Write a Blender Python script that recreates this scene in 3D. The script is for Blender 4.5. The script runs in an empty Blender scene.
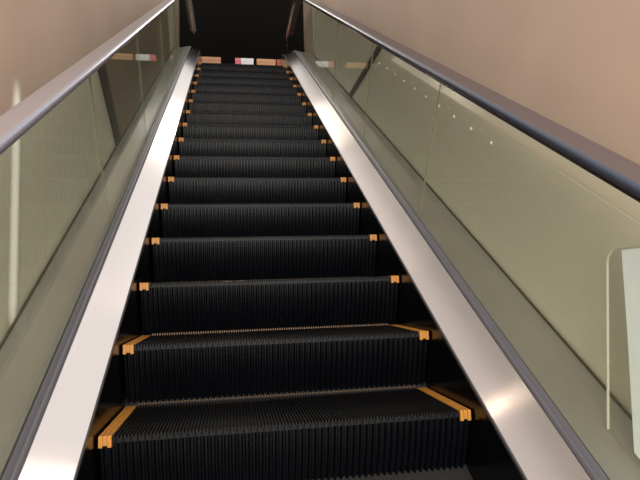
import bpy, bmesh, math, random
from mathutils import Vector, Matrix
random.seed(7)
C = bpy.context.scene.collection
PI = math.pi
INC = math.radians(33.0)
TN, CI, SI = math.tan(INC), math.cos(INC), math.sin(INC)
sc = bpy.context.scene
sc.view_settings.view_transform = 'Standard'
sc.view_settings.look = 'None'
sc.view_settings.exposure = 0.0

# ------------------------------------------------------------------ materials
def srgb(r, g, b):
    def f(c):
        c /= 255.0
        return c / 12.92 if c <= 0.04045 else ((c + 0.055) / 1.055) ** 2.4
    return (f(r), f(g), f(b), 1.0)

def base_mat(name):
    m = bpy.data.materials.new(name); m.use_nodes = True
    nt = m.node_tree; nt.nodes.clear()
    out = nt.nodes.new('ShaderNodeOutputMaterial')
    return m, nt, out

def mat(name, col, rough=0.5, metal=0.0, noise=0.0, scale=6.0, bump=0.0, spec=0.5, stretch=(1, 1, 1), aniso=0.0):
    m, nt, out = base_mat(name)
    b = nt.nodes.new('ShaderNodeBsdfPrincipled')
    nt.links.new(b.outputs[0], out.inputs[0])
    b.inputs['Roughness'].default_value = rough
    b.inputs['Metallic'].default_value = metal
    b.inputs['Specular IOR Level'].default_value = spec
    b.inputs['Base Color'].default_value = col
    if noise or bump:
        tc = nt.nodes.new('ShaderNodeTexCoord')
        mp = nt.nodes.new('ShaderNodeMapping'); mp.inputs['Scale'].default_value = stretch
        nz = nt.nodes.new('ShaderNodeTexNoise'); nz.inputs['Scale'].default_value = scale
        nz.inputs['Detail'].default_value = 4.0
        nt.links.new(tc.outputs['Object'], mp.inputs['Vector']); nt.links.new(mp.outputs[0], nz.inputs['Vector'])
        if noise:
            rp = nt.nodes.new('ShaderNodeValToRGB')
            rp.color_ramp.elements[0].position = 0.3; rp.color_ramp.elements[1].position = 0.7
            rp.color_ramp.elements[0].color = tuple(c * (1 - noise) for c in col[:3]) + (1,)
            rp.color_ramp.elements[1].color = tuple(min(1, c * (1 + noise)) for c in col[:3]) + (1,)
            nt.links.new(nz.outputs['Fac'], rp.inputs['Fac']); nt.links.new(rp.outputs[0], b.inputs['Base Color'])
        if bump:
            bp = nt.nodes.new('ShaderNodeBump'); bp.inputs['Strength'].default_value = bump
            bp.inputs['Distance'].default_value = 0.01
            nt.links.new(nz.outputs['Fac'], bp.inputs['Height']); nt.links.new(bp.outputs[0], b.inputs['Normal'])
    if aniso:
        b.inputs['Anisotropic'].default_value = aniso
        tg = nt.nodes.new('ShaderNodeTangent'); tg.direction_type = 'UV_MAP'
        nt.links.new(tg.outputs[0], b.inputs['Tangent'])
        b.inputs['Anisotropic Rotation'].default_value = 0.25
    return m

def glass_mat(name, tint, edge, f0=0.05, f1=0.75, power=4.0):
    """thin sheet: straight-through transmission with tint, mirror reflection growing to grazing"""
    m, nt, out = base_mat(name)
    tr = nt.nodes.new('ShaderNodeBsdfTransparent'); tr.inputs['Color'].default_value = tint
    gl = nt.nodes.new('ShaderNodeBsdfGlossy'); gl.inputs['Roughness'].default_value = 0.0
    gl.inputs['Color'].default_value = edge
    lw = nt.nodes.new('ShaderNodeLayerWeight'); lw.inputs['Blend'].default_value = 0.5
    pw = nt.nodes.new('ShaderNodeMath'); pw.operation = 'POWER'; pw.inputs[1].default_value = power
    ma = nt.nodes.new('ShaderNodeMath'); ma.operation = 'MULTIPLY_ADD'
    ma.inputs[1].default_value = f1; ma.inputs[2].default_value = f0
    mx = nt.nodes.new('ShaderNodeMixShader')
    nt.links.new(lw.outputs['Facing'], pw.inputs[0]); nt.links.new(pw.outputs[0], ma.inputs[0])
    nt.links.new(ma.outputs[0], mx.inputs['Fac'])
    nt.links.new(tr.outputs[0], mx.inputs[1]); nt.links.new(gl.outputs[0], mx.inputs[2])
    nt.links.new(mx.outputs[0], out.inputs[0])
    return m

def emit_mat(name, col, strength):
    m, nt, out = base_mat(name)
    e = nt.nodes.new('ShaderNodeEmission'); e.inputs['Color'].default_value = col
    e.inputs['Strength'].default_value = strength
    nt.links.new(e.outputs[0], out.inputs[0]); return m

M = {}
M['riser'] = mat('black_riser', srgb(5, 7, 11), 0.36, 0.0, noise=0.2, scale=9, spec=0.24)
M['tread'] = mat('black_tread', srgb(15, 14, 14), 0.5, 0.0, noise=0.2, scale=14, spec=0.22)
M['yellow'] = mat('yellow_marking', srgb(190, 128, 50), 0.5, 0.0, noise=0.12, scale=40)
M['brass'] = mat('worn_cleat_tips', srgb(124, 98, 74), 0.45, 0.2)
M['skirt'] = mat('black_skirt', srgb(8, 9, 11), 0.2, 0.0, spec=0.3)
M['trim'] = mat('dark_trim', srgb(72, 70, 72), 0.35, 0.2)
M['deck'] = mat('brushed_steel', (0.78, 0.72, 0.69, 1), 0.175, 1.0, aniso=0.93)
M['deck_shaded'] = mat('shaded_brushed_steel', (0.58, 0.50, 0.46, 1), 0.175, 1.0, aniso=0.93)  # same steel darkened: dimmer light on the right put into the colour
M['gasket'] = mat('grey_glazing_strip', srgb(88, 86, 92), 0.32, 0.0, spec=0.5)
M['odeck'] = mat('outer_steel', srgb(150, 146, 138), 0.45, 0.2, noise=0.04, scale=5)
M['joint'] = mat('dark_joint', srgb(88, 76, 60), 0.7)
M['seam'] = mat('clear_seam', srgb(140, 138, 118), 0.4)
M['glass'] = glass_mat('balustrade_glass', (0.975, 0.988, 0.952, 1), (0.95, 1.0, 0.96, 1), 0.03, 0.42, 3.2)
M['handrail'] = mat('handrail_rubber', srgb(88, 78, 78), 0.38, 0.0, spec=0.5)
M['handrail_sheen'] = mat('sheen_handrail_rubber', srgb(146, 137, 137), 0.35, 0.0, spec=0.5)  # left belt lightened: its sheen is put into the colour
M['lip_sheen'] = mat('sheen_handrail_lip', srgb(146, 146, 160), 0.22, 0.5, spec=0.8)  # left lip lightened: its highlight is put into the colour
M['lip'] = mat('handrail_lip', srgb(50, 58, 74), 0.3, 0.0, spec=0.6)
M['rail'] = mat('rail_steel', (0.6, 0.6, 0.62, 1), 0.2, 1.0)
M['wall'] = mat('tan_plaster', srgb(188, 164, 146), 0.65, 0.0, noise=0.05, scale=1.6)
M['clad'] = mat('olive_cladding', srgb(226, 222, 204), 0.38, 0.0, noise=0.02, scale=1.2)
M['bright_metal'] = mat('stud_cap', srgb(250, 240, 225), 0.3, 0.0)
M['pale'] = mat('pale_band', srgb(226, 214, 194), 0.5)
M['brown_panel'] = mat('brown_panel', srgb(146, 130, 108), 0.5, noise=0.05, scale=2)
M['dark_bar'] = mat('dark_bar', srgb(70, 66, 60), 0.5)
M['ceil'] = mat('ceiling_paint', srgb(214, 200, 186), 0.8)
M['ceil_dark'] = mat('dark_ceiling', srgb(30, 27, 26), 0.8)
M['floor'] = mat('floor_tile', srgb(120, 108, 98), 0.5, noise=0.06, scale=4)
M['acryl'] = glass_mat('clear_acrylic', (0.985, 0.99, 0.98, 1), (1, 1, 1, 1), 0.03, 0.5, 4.0)
M['acryl_edge'] = mat('frosted_edge', srgb(240, 236, 222), 0.4)
M['white'] = mat('white_board_glow', srgb(246, 246, 243), 0.5)
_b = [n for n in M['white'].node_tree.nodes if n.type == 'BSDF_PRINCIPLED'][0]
_b.inputs['Emission Color'].default_value = (1, 1, 0.98, 1); _b.inputs['Emission Strength'].default_value = 0.35  # added glow lifts the board where little light reaches it

def glow_streak_mat():
    m, nt, out = base_mat('painted_reflection')  # soft emission standing in for a highlight on the glossy wall
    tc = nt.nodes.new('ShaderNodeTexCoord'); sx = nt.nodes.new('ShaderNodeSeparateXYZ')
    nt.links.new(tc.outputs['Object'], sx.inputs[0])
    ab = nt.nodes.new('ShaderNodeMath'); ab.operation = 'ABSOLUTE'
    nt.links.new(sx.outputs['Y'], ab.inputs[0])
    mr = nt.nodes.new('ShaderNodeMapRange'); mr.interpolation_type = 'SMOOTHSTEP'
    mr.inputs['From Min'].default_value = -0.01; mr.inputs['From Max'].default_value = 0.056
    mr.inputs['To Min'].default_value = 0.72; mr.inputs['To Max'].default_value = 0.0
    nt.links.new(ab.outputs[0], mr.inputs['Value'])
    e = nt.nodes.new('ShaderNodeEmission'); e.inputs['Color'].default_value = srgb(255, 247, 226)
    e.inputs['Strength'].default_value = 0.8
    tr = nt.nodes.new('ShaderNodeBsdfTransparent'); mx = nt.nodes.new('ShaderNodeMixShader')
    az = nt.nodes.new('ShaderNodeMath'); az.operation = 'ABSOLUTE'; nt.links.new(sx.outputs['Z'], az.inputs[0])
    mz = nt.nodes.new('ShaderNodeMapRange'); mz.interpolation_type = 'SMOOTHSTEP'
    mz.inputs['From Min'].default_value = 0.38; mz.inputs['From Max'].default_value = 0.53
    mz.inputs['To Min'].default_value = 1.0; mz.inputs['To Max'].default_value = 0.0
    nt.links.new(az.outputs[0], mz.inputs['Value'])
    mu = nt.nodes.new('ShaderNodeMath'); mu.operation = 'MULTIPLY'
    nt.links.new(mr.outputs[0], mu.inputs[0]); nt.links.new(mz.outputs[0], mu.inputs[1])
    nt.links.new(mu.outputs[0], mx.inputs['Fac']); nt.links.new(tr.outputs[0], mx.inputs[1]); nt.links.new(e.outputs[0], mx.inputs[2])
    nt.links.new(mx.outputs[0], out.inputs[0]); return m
M['strip'] = glow_streak_mat()

# ------------------------------------------------------------------ helpers
def link(name, bm, m, parent=None, smooth=False, bevel=0.0):
    me = bpy.data.meshes.new(name)
    bmesh.ops.recalc_face_normals(bm, faces=bm.faces)
    bm.to_mesh(me); bm.free()
    me.materials.append(m)
    if smooth:
        for p in me.polygons: p.use_smooth = True
    o = bpy.data.objects.new(name, me); C.objects.link(o)
    if parent: o.parent = parent
    if bevel:
        md = o.modifiers.new('bevel', 'BEVEL'); md.width = bevel; md.segments = 2; md.limit_method = 'ANGLE'
    return o

def thing(name, label, cat, loc=(0, 0, 0), group=None):
    o = bpy.data.objects.new(name, None); C.objects.link(o); o.location = loc
    o.empty_display_size = 0.1
    return tag(o, label, cat, group)

def tag(o, label, cat, group=None):
    o['label'] = label; o['category'] = cat
    if group: o['group'] = group
    return o

def struct(o):
    o['kind'] = 'structure'; return o

def box(bm, x0, x1, y0, y1, z0, z1):
    v = [bm.verts.new(p) for p in ((x0,y0,z0),(x1,y0,z0),(x1,y1,z0),(x0,y1,z0),(x0,y0,z1),(x1,y0,z1),(x1,y1,z1),(x0,y1,z1))]
    for f in ((0,3,2,1),(4,5,6,7),(0,1,5,4),(1,2,6,5),(2,3,7,6),(3,0,4,7)):
        bm.faces.new([v[i] for i in f])
    return v

def boxobj(name, m, a, parent=None, bevel=0.0):
    bm = bmesh.new(); box(bm, *a); return link(name, bm, m, parent, bevel=bevel)

def prism(bm, poly, axis, a, b):
    """closed polygon extruded along one axis; poly gives the other two coordinates in order"""
    def pt(p, k):
        return {'x': (k, p[0], p[1]), 'y': (p[0], k, p[1]), 'z': (p[0], p[1], k)}[axis]
    A = [bm.verts.new(pt(p, a)) for p in poly]; B = [bm.verts.new(pt(p, b)) for p in poly]
    n = len(poly)
    for i in range(n):
        bm.faces.new((A[i], A[(i+1) % n], B[(i+1) % n], B[i]))
    bm.faces.new(A); bm.faces.new(B)

# path of the escalator's nose line: incline, then a bend to level at the top
S_BEND, R_BEND, S_LOW = 7.6, 1.0, -2.7
def frame(s):
    """point (y, z) and normal (ny, nz) of the nose line at length s"""
    if s <= S_BEND: return (s*CI, s*SI, -SI, CI)
    y0, z0 = S_BEND*CI, S_BEND*SI
    a = min((s - S_BEND)/R_BEND, INC); th = INC - a
    cy, cz = y0 + R_BEND*SI, z0 - R_BEND*CI
    y, z = cy - R_BEND*math.sin(th), cz + R_BEND*math.cos(th)
    extra = max(0.0, (s - S_BEND) - R_BEND*INC)
    return (y + extra, z, -math.sin(th), math.cos(th))
S_LEVEL = S_BEND + R_BEND*INC
def stations(s0, s1, step=None):
    out = [s0]
    if step:
        k = s0 + step
        while k < s1 - 1e-4:
            out.append(k); k += step
    for i in range(0, 9):
        k = S_BEND + R_BEND*INC*i/8
        if s0 + 1e-4 < k < s1 - 1e-4: out.append(k)
    out.append(s1)
    return sorted(set(out))

def sweep(bm, prof, s0, s1, closed=True, uv=False):
    """prof: list of (x, h), h = vertical height over the nose line; swept along the path"""
    st = stations(s0, s1); rings = []
    for s in st:
        y, z, ny, nz = frame(s)
        rings.append([bm.verts.new((x, y + h*CI*ny, z + h*CI*nz)) for x, h in prof])
    n = len(prof); ul = bm.loops.layers.uv.new('UVMap') if uv else None
    for i in range(len(st)-1):
        for j in range(n if closed else n-1):
            k = (j+1) % n
            f = bm.faces.new((rings[i][j], rings[i][k], rings[i+1][k], rings[i+1][j]))
            if ul:
                for lp, (a, b) in zip(f.loops, ((st[i], j), (st[i], j+1), (st[i+1], j+1), (st[i+1], j))):
                    lp[ul].uv = (a, b*0.1)
    if closed:
        bm.faces.new(rings[0]); bm.faces.new(rings[-1])

# ------------------------------------------------------------------ escalator steps
HW, RISE, DEP = 0.658, 0.4*TN, 0.4
def riser_y(z): return 0.08*(min(1, max(0, -z)/RISE))**1.6

def make_tread():
    bm = bmesh.new(); n = 104; x0, x1 = -HW+0.043, HW-0.043
    p = (x1-x0)/n; prof = []
    for i in range(n):
        a = x0 + i*p
        prof += [(a+0.18*p, -0.010), (a+0.24*p, 0.0), (a+0.70*p, 0.0), (a+0.76*p, -0.010)]
    top = prof; bot = [(x1, -0.024), (x0, -0.024)]
    prism(bm, [(x0, -0.010)] + top + [(x1, -0.010)] + bot, 'y', 0.002, 0.468)
    return bm

def make_riser():
    bm = bmesh.new(); n = 56; p = 2*HW/n; zs = [-0.010 - (RISE-0.012)*i/10 for i in range(11)]
    xs = []
    for i in range(n):
        a = -HW + i*p
        xs += [(a+0.02*p, 0.014), (a+0.18*p, 0.002), (a+0.28*p, 0.0), (a+0.44*p, 0.0), (a+0.54*p, 0.002), (a+0.70*p, 0.014), (a+0.98*p, 0.014)]
    rows = []
    for z in zs:
        y = riser_y(z); rows.append([bm.verts.new((x, y+d, z)) for x, d in xs])
    for i in range(len(zs)-1):
        for j in range(len(xs)-1):
            bm.faces.new((rows[i][j], rows[i][j+1], rows[i+1][j+1], rows[i+1][j]))
    # back skin
    bk = [(bm.verts.new((-HW, riser_y(z)+0.018, z)), bm.verts.new((HW, riser_y(z)+0.018, z))) for z in zs]
    for i in range(len(zs)-1):
        bm.faces.new((bk[i][1], bk[i][0], bk[i+1][0], bk[i+1][1]))
    return bm

def make_strip(sx):
    """yellow edge marking: three ribs along the tread, folded over the nose"""
    bm = bmesh.new(); w = 0.0125; g = 0.002
    for k in range(3):
        a = HW - 0.001 - k*(w+g); b = a - w
        lo, hi = (b, a) if sx > 0 else (-a, -b)
        drop = 0.036 - (0.006 if k == 1 else 0)
        poly = [(-0.006, -drop), (-0.006, -0.004), (-0.002, 0.0015), (0.466, 0.0015), (0.466, -0.02), (0.010, -0.02), (0.010, -drop)]
        prism(bm, poly, 'x', lo, hi)
    # base web joining the ribs
    lo, hi = (HW-0.0425, HW-0.001) if sx > 0 else (-HW+0.001, -HW+0.0425)
    prism(bm, [(-0.002, -0.030), (-0.002, -0.003), (0.466, -0.003), (0.466, -0.018), (0.008, -0.018), (0.008, -0.030)], 'x', lo, hi)
    return bm

def make_teeth():
    bm = bmesh.new(); n = 104; x0, x1 = -HW+0.045, HW-0.045; p = (x1-x0)/n
    for i in range(n):
        a = x0 + i*p
        prism(bm, [(0.4685, -0.008), (0.4685, 0.005), (0.474, 0.009), (0.474, -0.008)], 'x', a+0.26*p, a+0.72*p)
    return bm

ordn = ['second', 'third', 'fourth', 'fifth', 'sixth', 'seventh', 'eighth', 'ninth', 'tenth', 'eleventh', 'twelfth', 'thirteenth', 'fourteenth', 'fifteenth']
labels = ['lowest black grooved escalator step in view, full yellow edge strips at both sides']
for k, w in enumerate(ordn):
    d = 'tread and yellow strips showing' if k == 0 else ('thin sliver of tread showing' if k == 1 else 'yellow nose corners')
    labels.append('black ribbed escalator step, %s from the bottom of the flight, %s' % (w, d))
labels.append('topmost black escalator step at the head of the flight, below the upper landing')
GS = 'black escalator steps climbing the flight'
first = thing('escalator_step', labels[0], 'escalator step', (0, 0, 0), GS)
parts = [link('tread', make_tread(), M['tread'], first), link('riser', make_riser(), M['riser'], first),
         link('edge_marking', make_strip(-1), M['yellow'], first), link('edge_marking', make_strip(1), M['yellow'], first),
         link('rear_teeth', make_teeth(), M['brass'], first)]
parts[2]['label'] = 'yellow ribbed edge strip'; parts[3]['label'] = 'yellow ribbed edge strip'
for n in range(1, 16):
    r = first.copy(); C.objects.link(r)
    r.location = (0, DEP*n, RISE*n); r['label'] = labels[n]; r['group'] = GS
    for ch in parts:
        c = ch.copy(); C.objects.link(c); c.parent = r

# ------------------------------------------------------------------ balustrades and handrails
S_TOP = S_LEVEL + 0.9
def balustrade(sg, xd, xg, xo, joints, deckj, label):
    """sg side sign, xd deck outer edge, xg glass centre, xo outer deck far edge (all positive)"""
    t = thing('balustrade', label, 'balustrade', (0, 0, 0), 'glass balustrades of the escalator')
    X = lambda *pr: [(sg*x, h) for x, h in pr]
    bm = bmesh.new(); sweep(bm, X((0.6655, 0.088), (0.6655, -0.75), (0.680, -0.75), (0.680, 0.088)), S_LOW, S_TOP)
    link('skirt_panel', bm, M['skirt'], t)
    bm = bmesh.new(); sweep(bm, X((0.664, 0.086), (0.664, 0.100), (0.668, 0.103), (0.676, 0.103), (0.676, 0.086)), S_LOW, S_TOP)
    link('skirt_trim', bm, M['trim'], t)
    ed = [S_LOW] + deckj + [S_TOP]
    for a, b in zip(ed[:-1], ed[1:]):
        bm = bmesh.new(); sweep(bm, X((0.669, 0.100), (0.669, 0.104), (xd, 0.157), (xd, 0.147)), a+0.0012, b-0.0012, uv=True)
        link('inner_deck', bm, M['deck' if sg < 0 else 'deck_shaded'], t)
    # glazing strip: raised rounded moulding that holds the foot of the glass
    bm = bmesh.new()
    sweep(bm, X((xd, 0.145), (xd+0.001, 0.166), (xd+0.006, 0.174), (xd+0.014, 0.177), (xd+0.020, 0.174), (xd+0.022, 0.170),
                (xd+0.026, 0.174), (xd+0.030, 0.178), (xg-0.0065, 0.178), (xg-0.0065, 0.145)), S_LOW, S_TOP)
    link('glazing_strip', bm, M['gasket'], t)
    gj = [S_LOW] + joints + [S_TOP]
    for a, b in zip(gj[:-1], gj[1:]):
        bm = bmesh.new(); sweep(bm, X((xg-0.005, 0.147), (xg-0.005, 1.110), (xg+0.005, 1.110), (xg+0.005, 0.147)), a+0.002, b-0.002)
        link('glass_panel', bm, M['glass'], t)
    for j in joints:
        bm = bmesh.new()
        sweep(bm, X((xg-0.0045, 0.18), (xg-0.0045, 1.10), (xg+0.0045, 1.10), (xg+0.0045, 0.18)), j-0.0010, j+0.0010)
        link('glass_seam', bm, M['seam'], t)
    bm = bmesh.new(); sweep(bm, X((xg+0.0065, 0.145), (xg+0.0065, 0.165), (xg+0.02, 0.165), (xo, 0.135), (xo, 0.125)), S_LOW, S_TOP)
    link('outer_deck', bm, M['odeck'], t)
    bm = bmesh.new(); sweep(bm, X((xo-0.008, 0.1365), (xo-0.008, 0.146), (xo, 0.146), (xo, 0.1355)), S_LOW, S_TOP)
    link('edge_joint', bm, M['joint'], t)
    bm = bmesh.new(); sweep(bm, X((xg-0.016, 1.108), (xg-0.020, 1.122), (xg+0.020, 1.122), (xg+0.016, 1.108)), S_LOW, S_TOP)
    link('handrail_guide', bm, M['rail'], t)
    return t

def handrail(sg, xi, xo, label, mb, ml):
    """belt of C section: xi inner edge, xo outer edge"""
    t = thing('handrail', label, 'handrail', (0, 0, 0), 'moving handrail belts')
    X = lambda *pr: [(sg*x, h) for x, h in pr]
    hb = 1.128; W = xo - xi; pr = []
    # inner rounded side, flat top, outer rounded side
    for k in range(9):
        a = PI*1.0 - PI*0.5*k/8
        pr.append((xi+0.020+0.020*math.cos(a), hb+0.012+0.022*math.sin(a)))
    for k in range(1, 9):
        a = PI*0.5 - PI*0.5*k/8
        pr.append((xo-0.024+0.024*math.cos(a), hb+0.012+0.022*math.sin(a)))
    pr += [(xo-0.004, hb-0.003), (xo-0.022, hb-0.003), (xo-0.022, hb+0.004), (xi+0.022, hb+0.004), (xi+0.022, hb-0.003), (xi+0.004, hb-0.003)]
    bm = bmesh.new(); sweep(bm, X(*pr), S_LOW, S_TOP-0.05)
    link('belt', bm, M[mb], t, smooth=False)
    # glossy darker lip along the inner side of the belt
    lip = [(xi-0.0005+0.0, hb+0.004)]
    for k in range(7):
        a = PI*1.02 - PI*0.36*k/6
        lip.append((xi+0.020+0.0212*math.cos(a), hb+0.012+0.0232*math.sin(a)))
    inner = [(x+0.0022, h-0.0012) for x, h in reversed(lip)]
    bm = bmesh.new(); sweep(bm, X(*(lip+inner)), S_LOW, S_TOP-0.06)
    link('lip', bm, M[ml], t, smooth=False)
    return t

balustrade(-1, 0.800, 0.842, 1.060, [1.29, 2.76, 4.23, 5.70], [3.02], 'left glass balustrade with a pale steel inner deck, along the left side of the steps')
balustrade(1, 0.833, 0.880, 1.145, [1.36, 2.83, 4.30, 5.77], [3.06], 'right glass balustrade with a shade-toned steel inner deck, along the right side of the steps')
handrail(-1, 0.800, 0.905, 'rubber handrail toned paler for sheen, on top of the left glass balustrade', 'handrail_sheen', 'lip_sheen')
handrail(1, 0.853, 0.994, 'brown grey rubber handrail on top of the right glass balustrade', 'handrail', 'lip')

# ------------------------------------------------------------------ side walls, cladding, studs
Y0, Y1, ZT = -4.0, 7.4, 6.3
XL, XR = -1.066, 1.151
def sidewall(name, x0, x1, h):
    bm = bmesh.new(); a, b = Y0, Y1
    prism(bm, [(a, -3.5), (a, a*TN+h), (5.2, 5.2*TN+h), (b, 5.2*TN+h), (b, -3.5)], 'x', x0, x1)
    return struct(link(name, bm, M['wall']))
sidewall('wall_left', XL-0.30, XL-0.003, 2.6)
sidewall('wall_right', XR+0.003, XR+0.30, 2.6)
def cladding(side, x0, x1, htop, s1=S_BEND):
    bm = bmesh.new()
    a, b = S_LOW, s1
    pts = [(a*CI, a*SI-0.6), (a*CI, a*SI+htop), (b*CI, b*SI+htop), (b*CI, b*SI-0.6)]
    prism(bm, pts, 'x', x0, x1)
    return bm
c = link('wall_cladding', cladding('l', XL-0.0028, XL, 0.868), M['clad']); struct(c); c.name = 'trim_1'
c = link('wall_cladding', cladding('r', XR, XR+0.0028, 0.868), M['clad']); struct(c); c.name = 'trim_2'

bm = bmesh.new()
prism(bm, [(S_LOW*CI, S_LOW*SI+0.868), (S_LOW*CI, S_LOW*SI+0.985), (S_BEND*CI, S_BEND*SI+0.985), (S_BEND*CI, S_BEND*SI+0.868)], 'x', XR+0.0008, XR+0.0029)
struct(link('trim_7', bm, M['pale']))
GD = 'row of small bright studs on the right wall'
sd = None
ons = ['lowest', 'second', 'third', 'fourth', 'fifth', 'sixth', 'seventh', 'eighth', 'ninth', 'topmost']
for k in range(10):
    s = 1.203 + k*0.2646
    hh = 0.778
    y = s*CI - hh*CI*SI; z = s*SI + hh*CI*CI
    if sd is None:
        bm = bmesh.new()
        bmesh.ops.create_uvsphere(bm, u_segments=14, v_segments=8, radius=0.011)
        for v in bm.verts: v.co.x *= 0.5
        sd = link('wall_stud', bm, M['bright_metal'], None, smooth=True); o = sd
    else:
        o = sd.copy(); C.objects.link(o)
    o.location = (XR-0.0035, y, z)
    tag(o, 'small bright stud behind the right glass, %s' % (('%s of the slanting row' % ons[k]) if k in (0, 9) else ('%s from the low end of its row' % ons[k])), 'stud', GD)

# dark horizontal bar on the right wall, slanted dark bar and brown panel on the left wall
struct(boxobj('trim_3', M['dark_bar'], (XR-0.012, XR-0.001, 2.55, 4.15, 2.60, 2.67)))
def wallpoly(name, m, st, x0, x1):
    bm = bmesh.new(); prism(bm, [(s*CI - t*SI, s*SI + t*CI) for s, t in st], 'x', x0, x1)
    return struct(link(name, bm, m))
wallpoly('trim_4', M['dark_bar'], [(2.73, 0.12), (2.43, 0.76), (2.645, 0.76), (2.876, 0.12)], XL+0.001, XL+0.012)
wallpoly('trim_5', M['brown_panel'], [(2.80, 0.12), (2.54, 0.79), (7.1, 0.79), (7.1, 0.12)], XL+0.0005, XL+0.006)

# slim glowing streak painting a glossy reflection on the left wall, no lamp
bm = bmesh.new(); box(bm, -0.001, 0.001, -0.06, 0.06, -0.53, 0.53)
o = link('wall_glow_streak', bm, M['strip']); o.location = (XL+0.003, 0.36, 0.85)
tag(o, 'slim vertical glow streak painted as a reflection on the left wall, behind the glass', 'painted reflection')

# clear guard panel with rounded corner beside the right wall
t = thing('guard_panel', 'clear upright guard sheet with a rounded bright edged corner, by the right wall', 'panel', (1.01, -0.347, 0.0))
def lean(bm):
    for v in bm.verts: v.co.y -= (v.co.z - 0.57)*0.105
def guard_outline(yf, zt, r, zb, yn, inset=0.0):
    pts = [(yn, zb)]; pts.append((yn, zt-inset))
    for k in range(9):
        a = PI*0.5 - PI*0.5*k/8
        pts.append((yf-r+(r-inset)*math.cos(a), zt-r+(r-inset)*math.sin(a)))
    return pts
bm = bmesh.new(); o1 = guard_outline(0.0, 0.569, 0.045, -0.795, -1.3)
prism(bm, o1 + [(0.0, -0.026)], 'x', -0.003, 0.003); lean(bm); link('clear_sheet', bm, M['acryl'], t)
bm = bmesh.new()
oa = guard_outline(0.0035, 0.5725, 0.0485, -0.20, -1.3); ob = guard_outline(-0.0005, 0.5685, 0.0445, -0.20, -1.3)
oa = oa[1:] + [(0.0035, -0.024)]; ob = ob[1:] + [(-0.0005, -0.024)]
va = [[bm.verts.new((x, *p)) for p in oa] for x in (-0.0036, 0.0036)]; vb = [[bm.verts.new((x, *p)) for p in ob] for x in (-0.0036, 0.0036)]
for i in range(len(oa)-1):
    bm.faces.new((va[0][i], va[0][i+1], va[1][i+1], va[1][i])); bm.faces.new((vb[0][i], vb[1][i], vb[1][i+1], vb[0][i+1]))
    bm.faces.new((va[0][i], vb[0][i], vb[0][i+1], va[0][i+1])); bm.faces.new((va[1][i], va[1][i+1], vb[1][i+1], vb[1][i]))
lean(bm); e = link('bright_edge', bm, M['acryl_edge'], t); e['label'] = 'bright polished edge'
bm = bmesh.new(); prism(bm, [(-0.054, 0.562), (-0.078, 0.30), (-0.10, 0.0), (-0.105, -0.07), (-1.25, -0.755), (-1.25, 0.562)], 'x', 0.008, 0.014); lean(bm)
w = link('white_backing', bm, M['white'], t); w['label'] = 'white backing sheet with added glow'

# ------------------------------------------------------------------ upper floor, ceilings, lower floor
ZU = frame(S_TOP)[1]
bm = bmesh.new(); prism(bm, [(-0.05, -0.30), (6.9, 6.9*TN-0.70), (6.9, 6.9*TN-0.76), (-0.05, -0.36-0.4)], 'x', -0.664, 0.664)
struct(link('light_block_pan', bm, M['ceil_dark']))  # unseen dark pan added below the steps to block leaking light
struct(boxobj('floor', M['floor'], (-2.5, 2.5, Y0, 7.4, -3.7, -3.5)))
struct(boxobj('floor_upper', M['floor'], (-6, 6, 7.12, 13.0, ZU-0.30, ZU-0.02)))
struct(boxobj('ceiling_upper', M['ceil_dark'], (-6, 6, 8.6, 13.0, 6.6, 6.75)))
struct(boxobj('wall_back', M['ceil_dark'], (-6, 6, 13.0, 13.2, ZU-0.3, 6.75)))

# shop display beyond the landing
t = thing('display_counter', 'low display counter on the upper floor just beyond the top step', 'counter', (0.35, 8.3, ZU-0.02))
boxobj('worktop', M['wall'], (-1.3, 1.3, -0.25, 0.25, 0.40, 0.44), t, bevel=0.004)
boxobj('front_panel', M['brown_panel'], (-1.25, 1.25, -0.22, 0.22, 0.0, 0.40), t, bevel=0.004)
def carton(x, w, col, label, dep=0.2, h=0.24):
    tt = thing('display_box', label, 'box', (x, 8.3, ZU+0.42), 'boxes on the display counter')
    boxobj('carton', mat('carton_' + label.split()[0], col, 0.5, noise=0.05), (-w/2, w/2, -dep/2, dep/2, 0.0, h*0.72), tt, bevel=0.004)
    boxobj('lid', mat('lid_' + label.split()[0], col, 0.45), (-w/2-0.004, w/2+0.004, -dep/2-0.004, dep/2+0.004, h*0.72, h), tt, bevel=0.004)
carton(-0.04, 0.10, srgb(226, 120, 130), 'pink box on the counter, left of the white one')
carton(0.14, 0.24, srgb(236, 240, 244), 'white box on the counter, between the pink and the tan box')
carton(0.51, 0.36, srgb(206, 156, 112), 'wide tan box on the counter, left of the red one')
carton(0.82, 0.20, srgb(206, 84, 84), 'red box at the right end of the counter')
carton(-0.58, 0.42, srgb(190, 140, 104), 'brown wide box at the left end of the counter')

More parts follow.
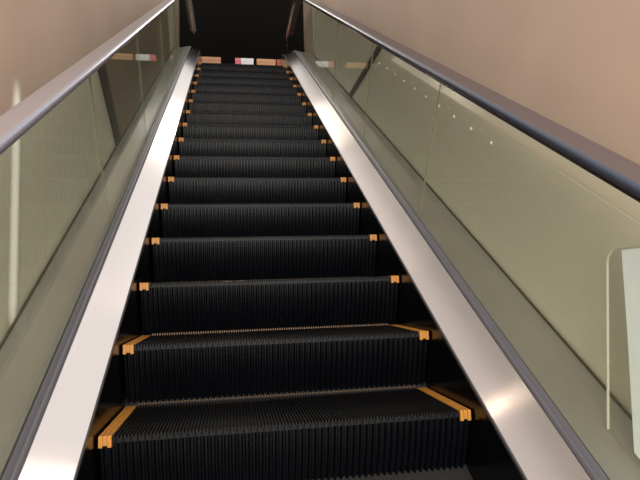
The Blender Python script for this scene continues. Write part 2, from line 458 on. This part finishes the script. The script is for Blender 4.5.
# ------------------------------------------------------------------ lights
def area(name, loc, target, size, power, col, sy=None):
    l = bpy.data.lights.new(name, 'AREA'); l.energy = power; l.color = col
    l.shape = 'RECTANGLE'; l.size = size; l.size_y = sy or size
    o = bpy.data.objects.new(name, l); C.objects.link(o); o.location = loc
    d = Vector(target) - Vector(loc); o.rotation_euler = d.to_track_quat('-Z', 'Y').to_euler(); return o
WARM = (1.0, 0.91, 0.82)
area('ceiling_panel_light', (-0.60, 0.8, 6.2), (-0.60, 0.8, 0), 0.5, 3.0, WARM, 4.6)
area('ceiling_panel_light', (0.72, 4.1, 6.2), (0.72, 4.1, 0), 0.4, 1.5, WARM, 2.6)
area('ceiling_panel_light', (0.1, 6.3, 6.2), (0, 5.5, 0), 1.6, 10, WARM, 1.0)
area('rear_fill', (0.0, -4.2, 1.6), (0, 2.0, 1.6), 2.2, 230, (1.0, 0.95, 0.89), 2.6)  # fill added behind the camera to brighten the walls
def spot(name, loc, target, power, angle, r):
    l = bpy.data.lights.new(name, 'SPOT'); l.energy = power; l.spot_size = math.radians(angle); l.spot_blend = 0.6
    l.shadow_soft_size = r; l.color = (1.0, 0.86, 0.7)
    o = bpy.data.objects.new(name, l); C.objects.link(o); o.location = loc
    d = Vector(target) - Vector(loc); o.rotation_euler = d.to_track_quat('-Z', 'Y').to_euler(); return o
spot('downlight', (0.80, 0.40, 6.0), (0.72, -0.2, 0.1), 9, 50, 0.015)
spot('downlight', (0.0, 6.3, 6.1), (-0.1, 2.7, 1.9), 60, 70, 0.04)

w = bpy.data.worlds.new('world'); sc.world = w; w.use_nodes = True
bg = w.node_tree.nodes.get('Background') or w.node_tree.nodes.new('ShaderNodeBackground')
bg.inputs[0].default_value = (0.95, 0.92, 0.9, 1); bg.inputs[1].default_value = 1.1

# ------------------------------------------------------------------ camera
F, YAW, PIT, ROL = 532.583, 0.16428253, 0.08781269, -0.03073894
fw = Vector((math.sin(YAW)*math.cos(PIT), math.cos(YAW)*math.cos(PIT), math.sin(PIT)))
r0 = Vector((math.cos(YAW), -math.sin(YAW), 0)); u0 = r0.cross(fw)
rt = r0*math.cos(ROL) + u0*math.sin(ROL); up = -r0*math.sin(ROL) + u0*math.cos(ROL)
cd = bpy.data.cameras.new('camera'); cam = bpy.data.objects.new('camera', cd); C.objects.link(cam)
m3 = Matrix((rt, up, -fw)).transposed()
cam.matrix_world = Matrix.Translation((-0.208604, -1.92026740, 0.47422098)) @ m3.to_4x4()
cd.sensor_fit = 'HORIZONTAL'; cd.sensor_width = 36.0; cd.lens = 36.0*F/640.0
cd.clip_start = 0.02; cd.clip_end = 100
sc.camera = cam
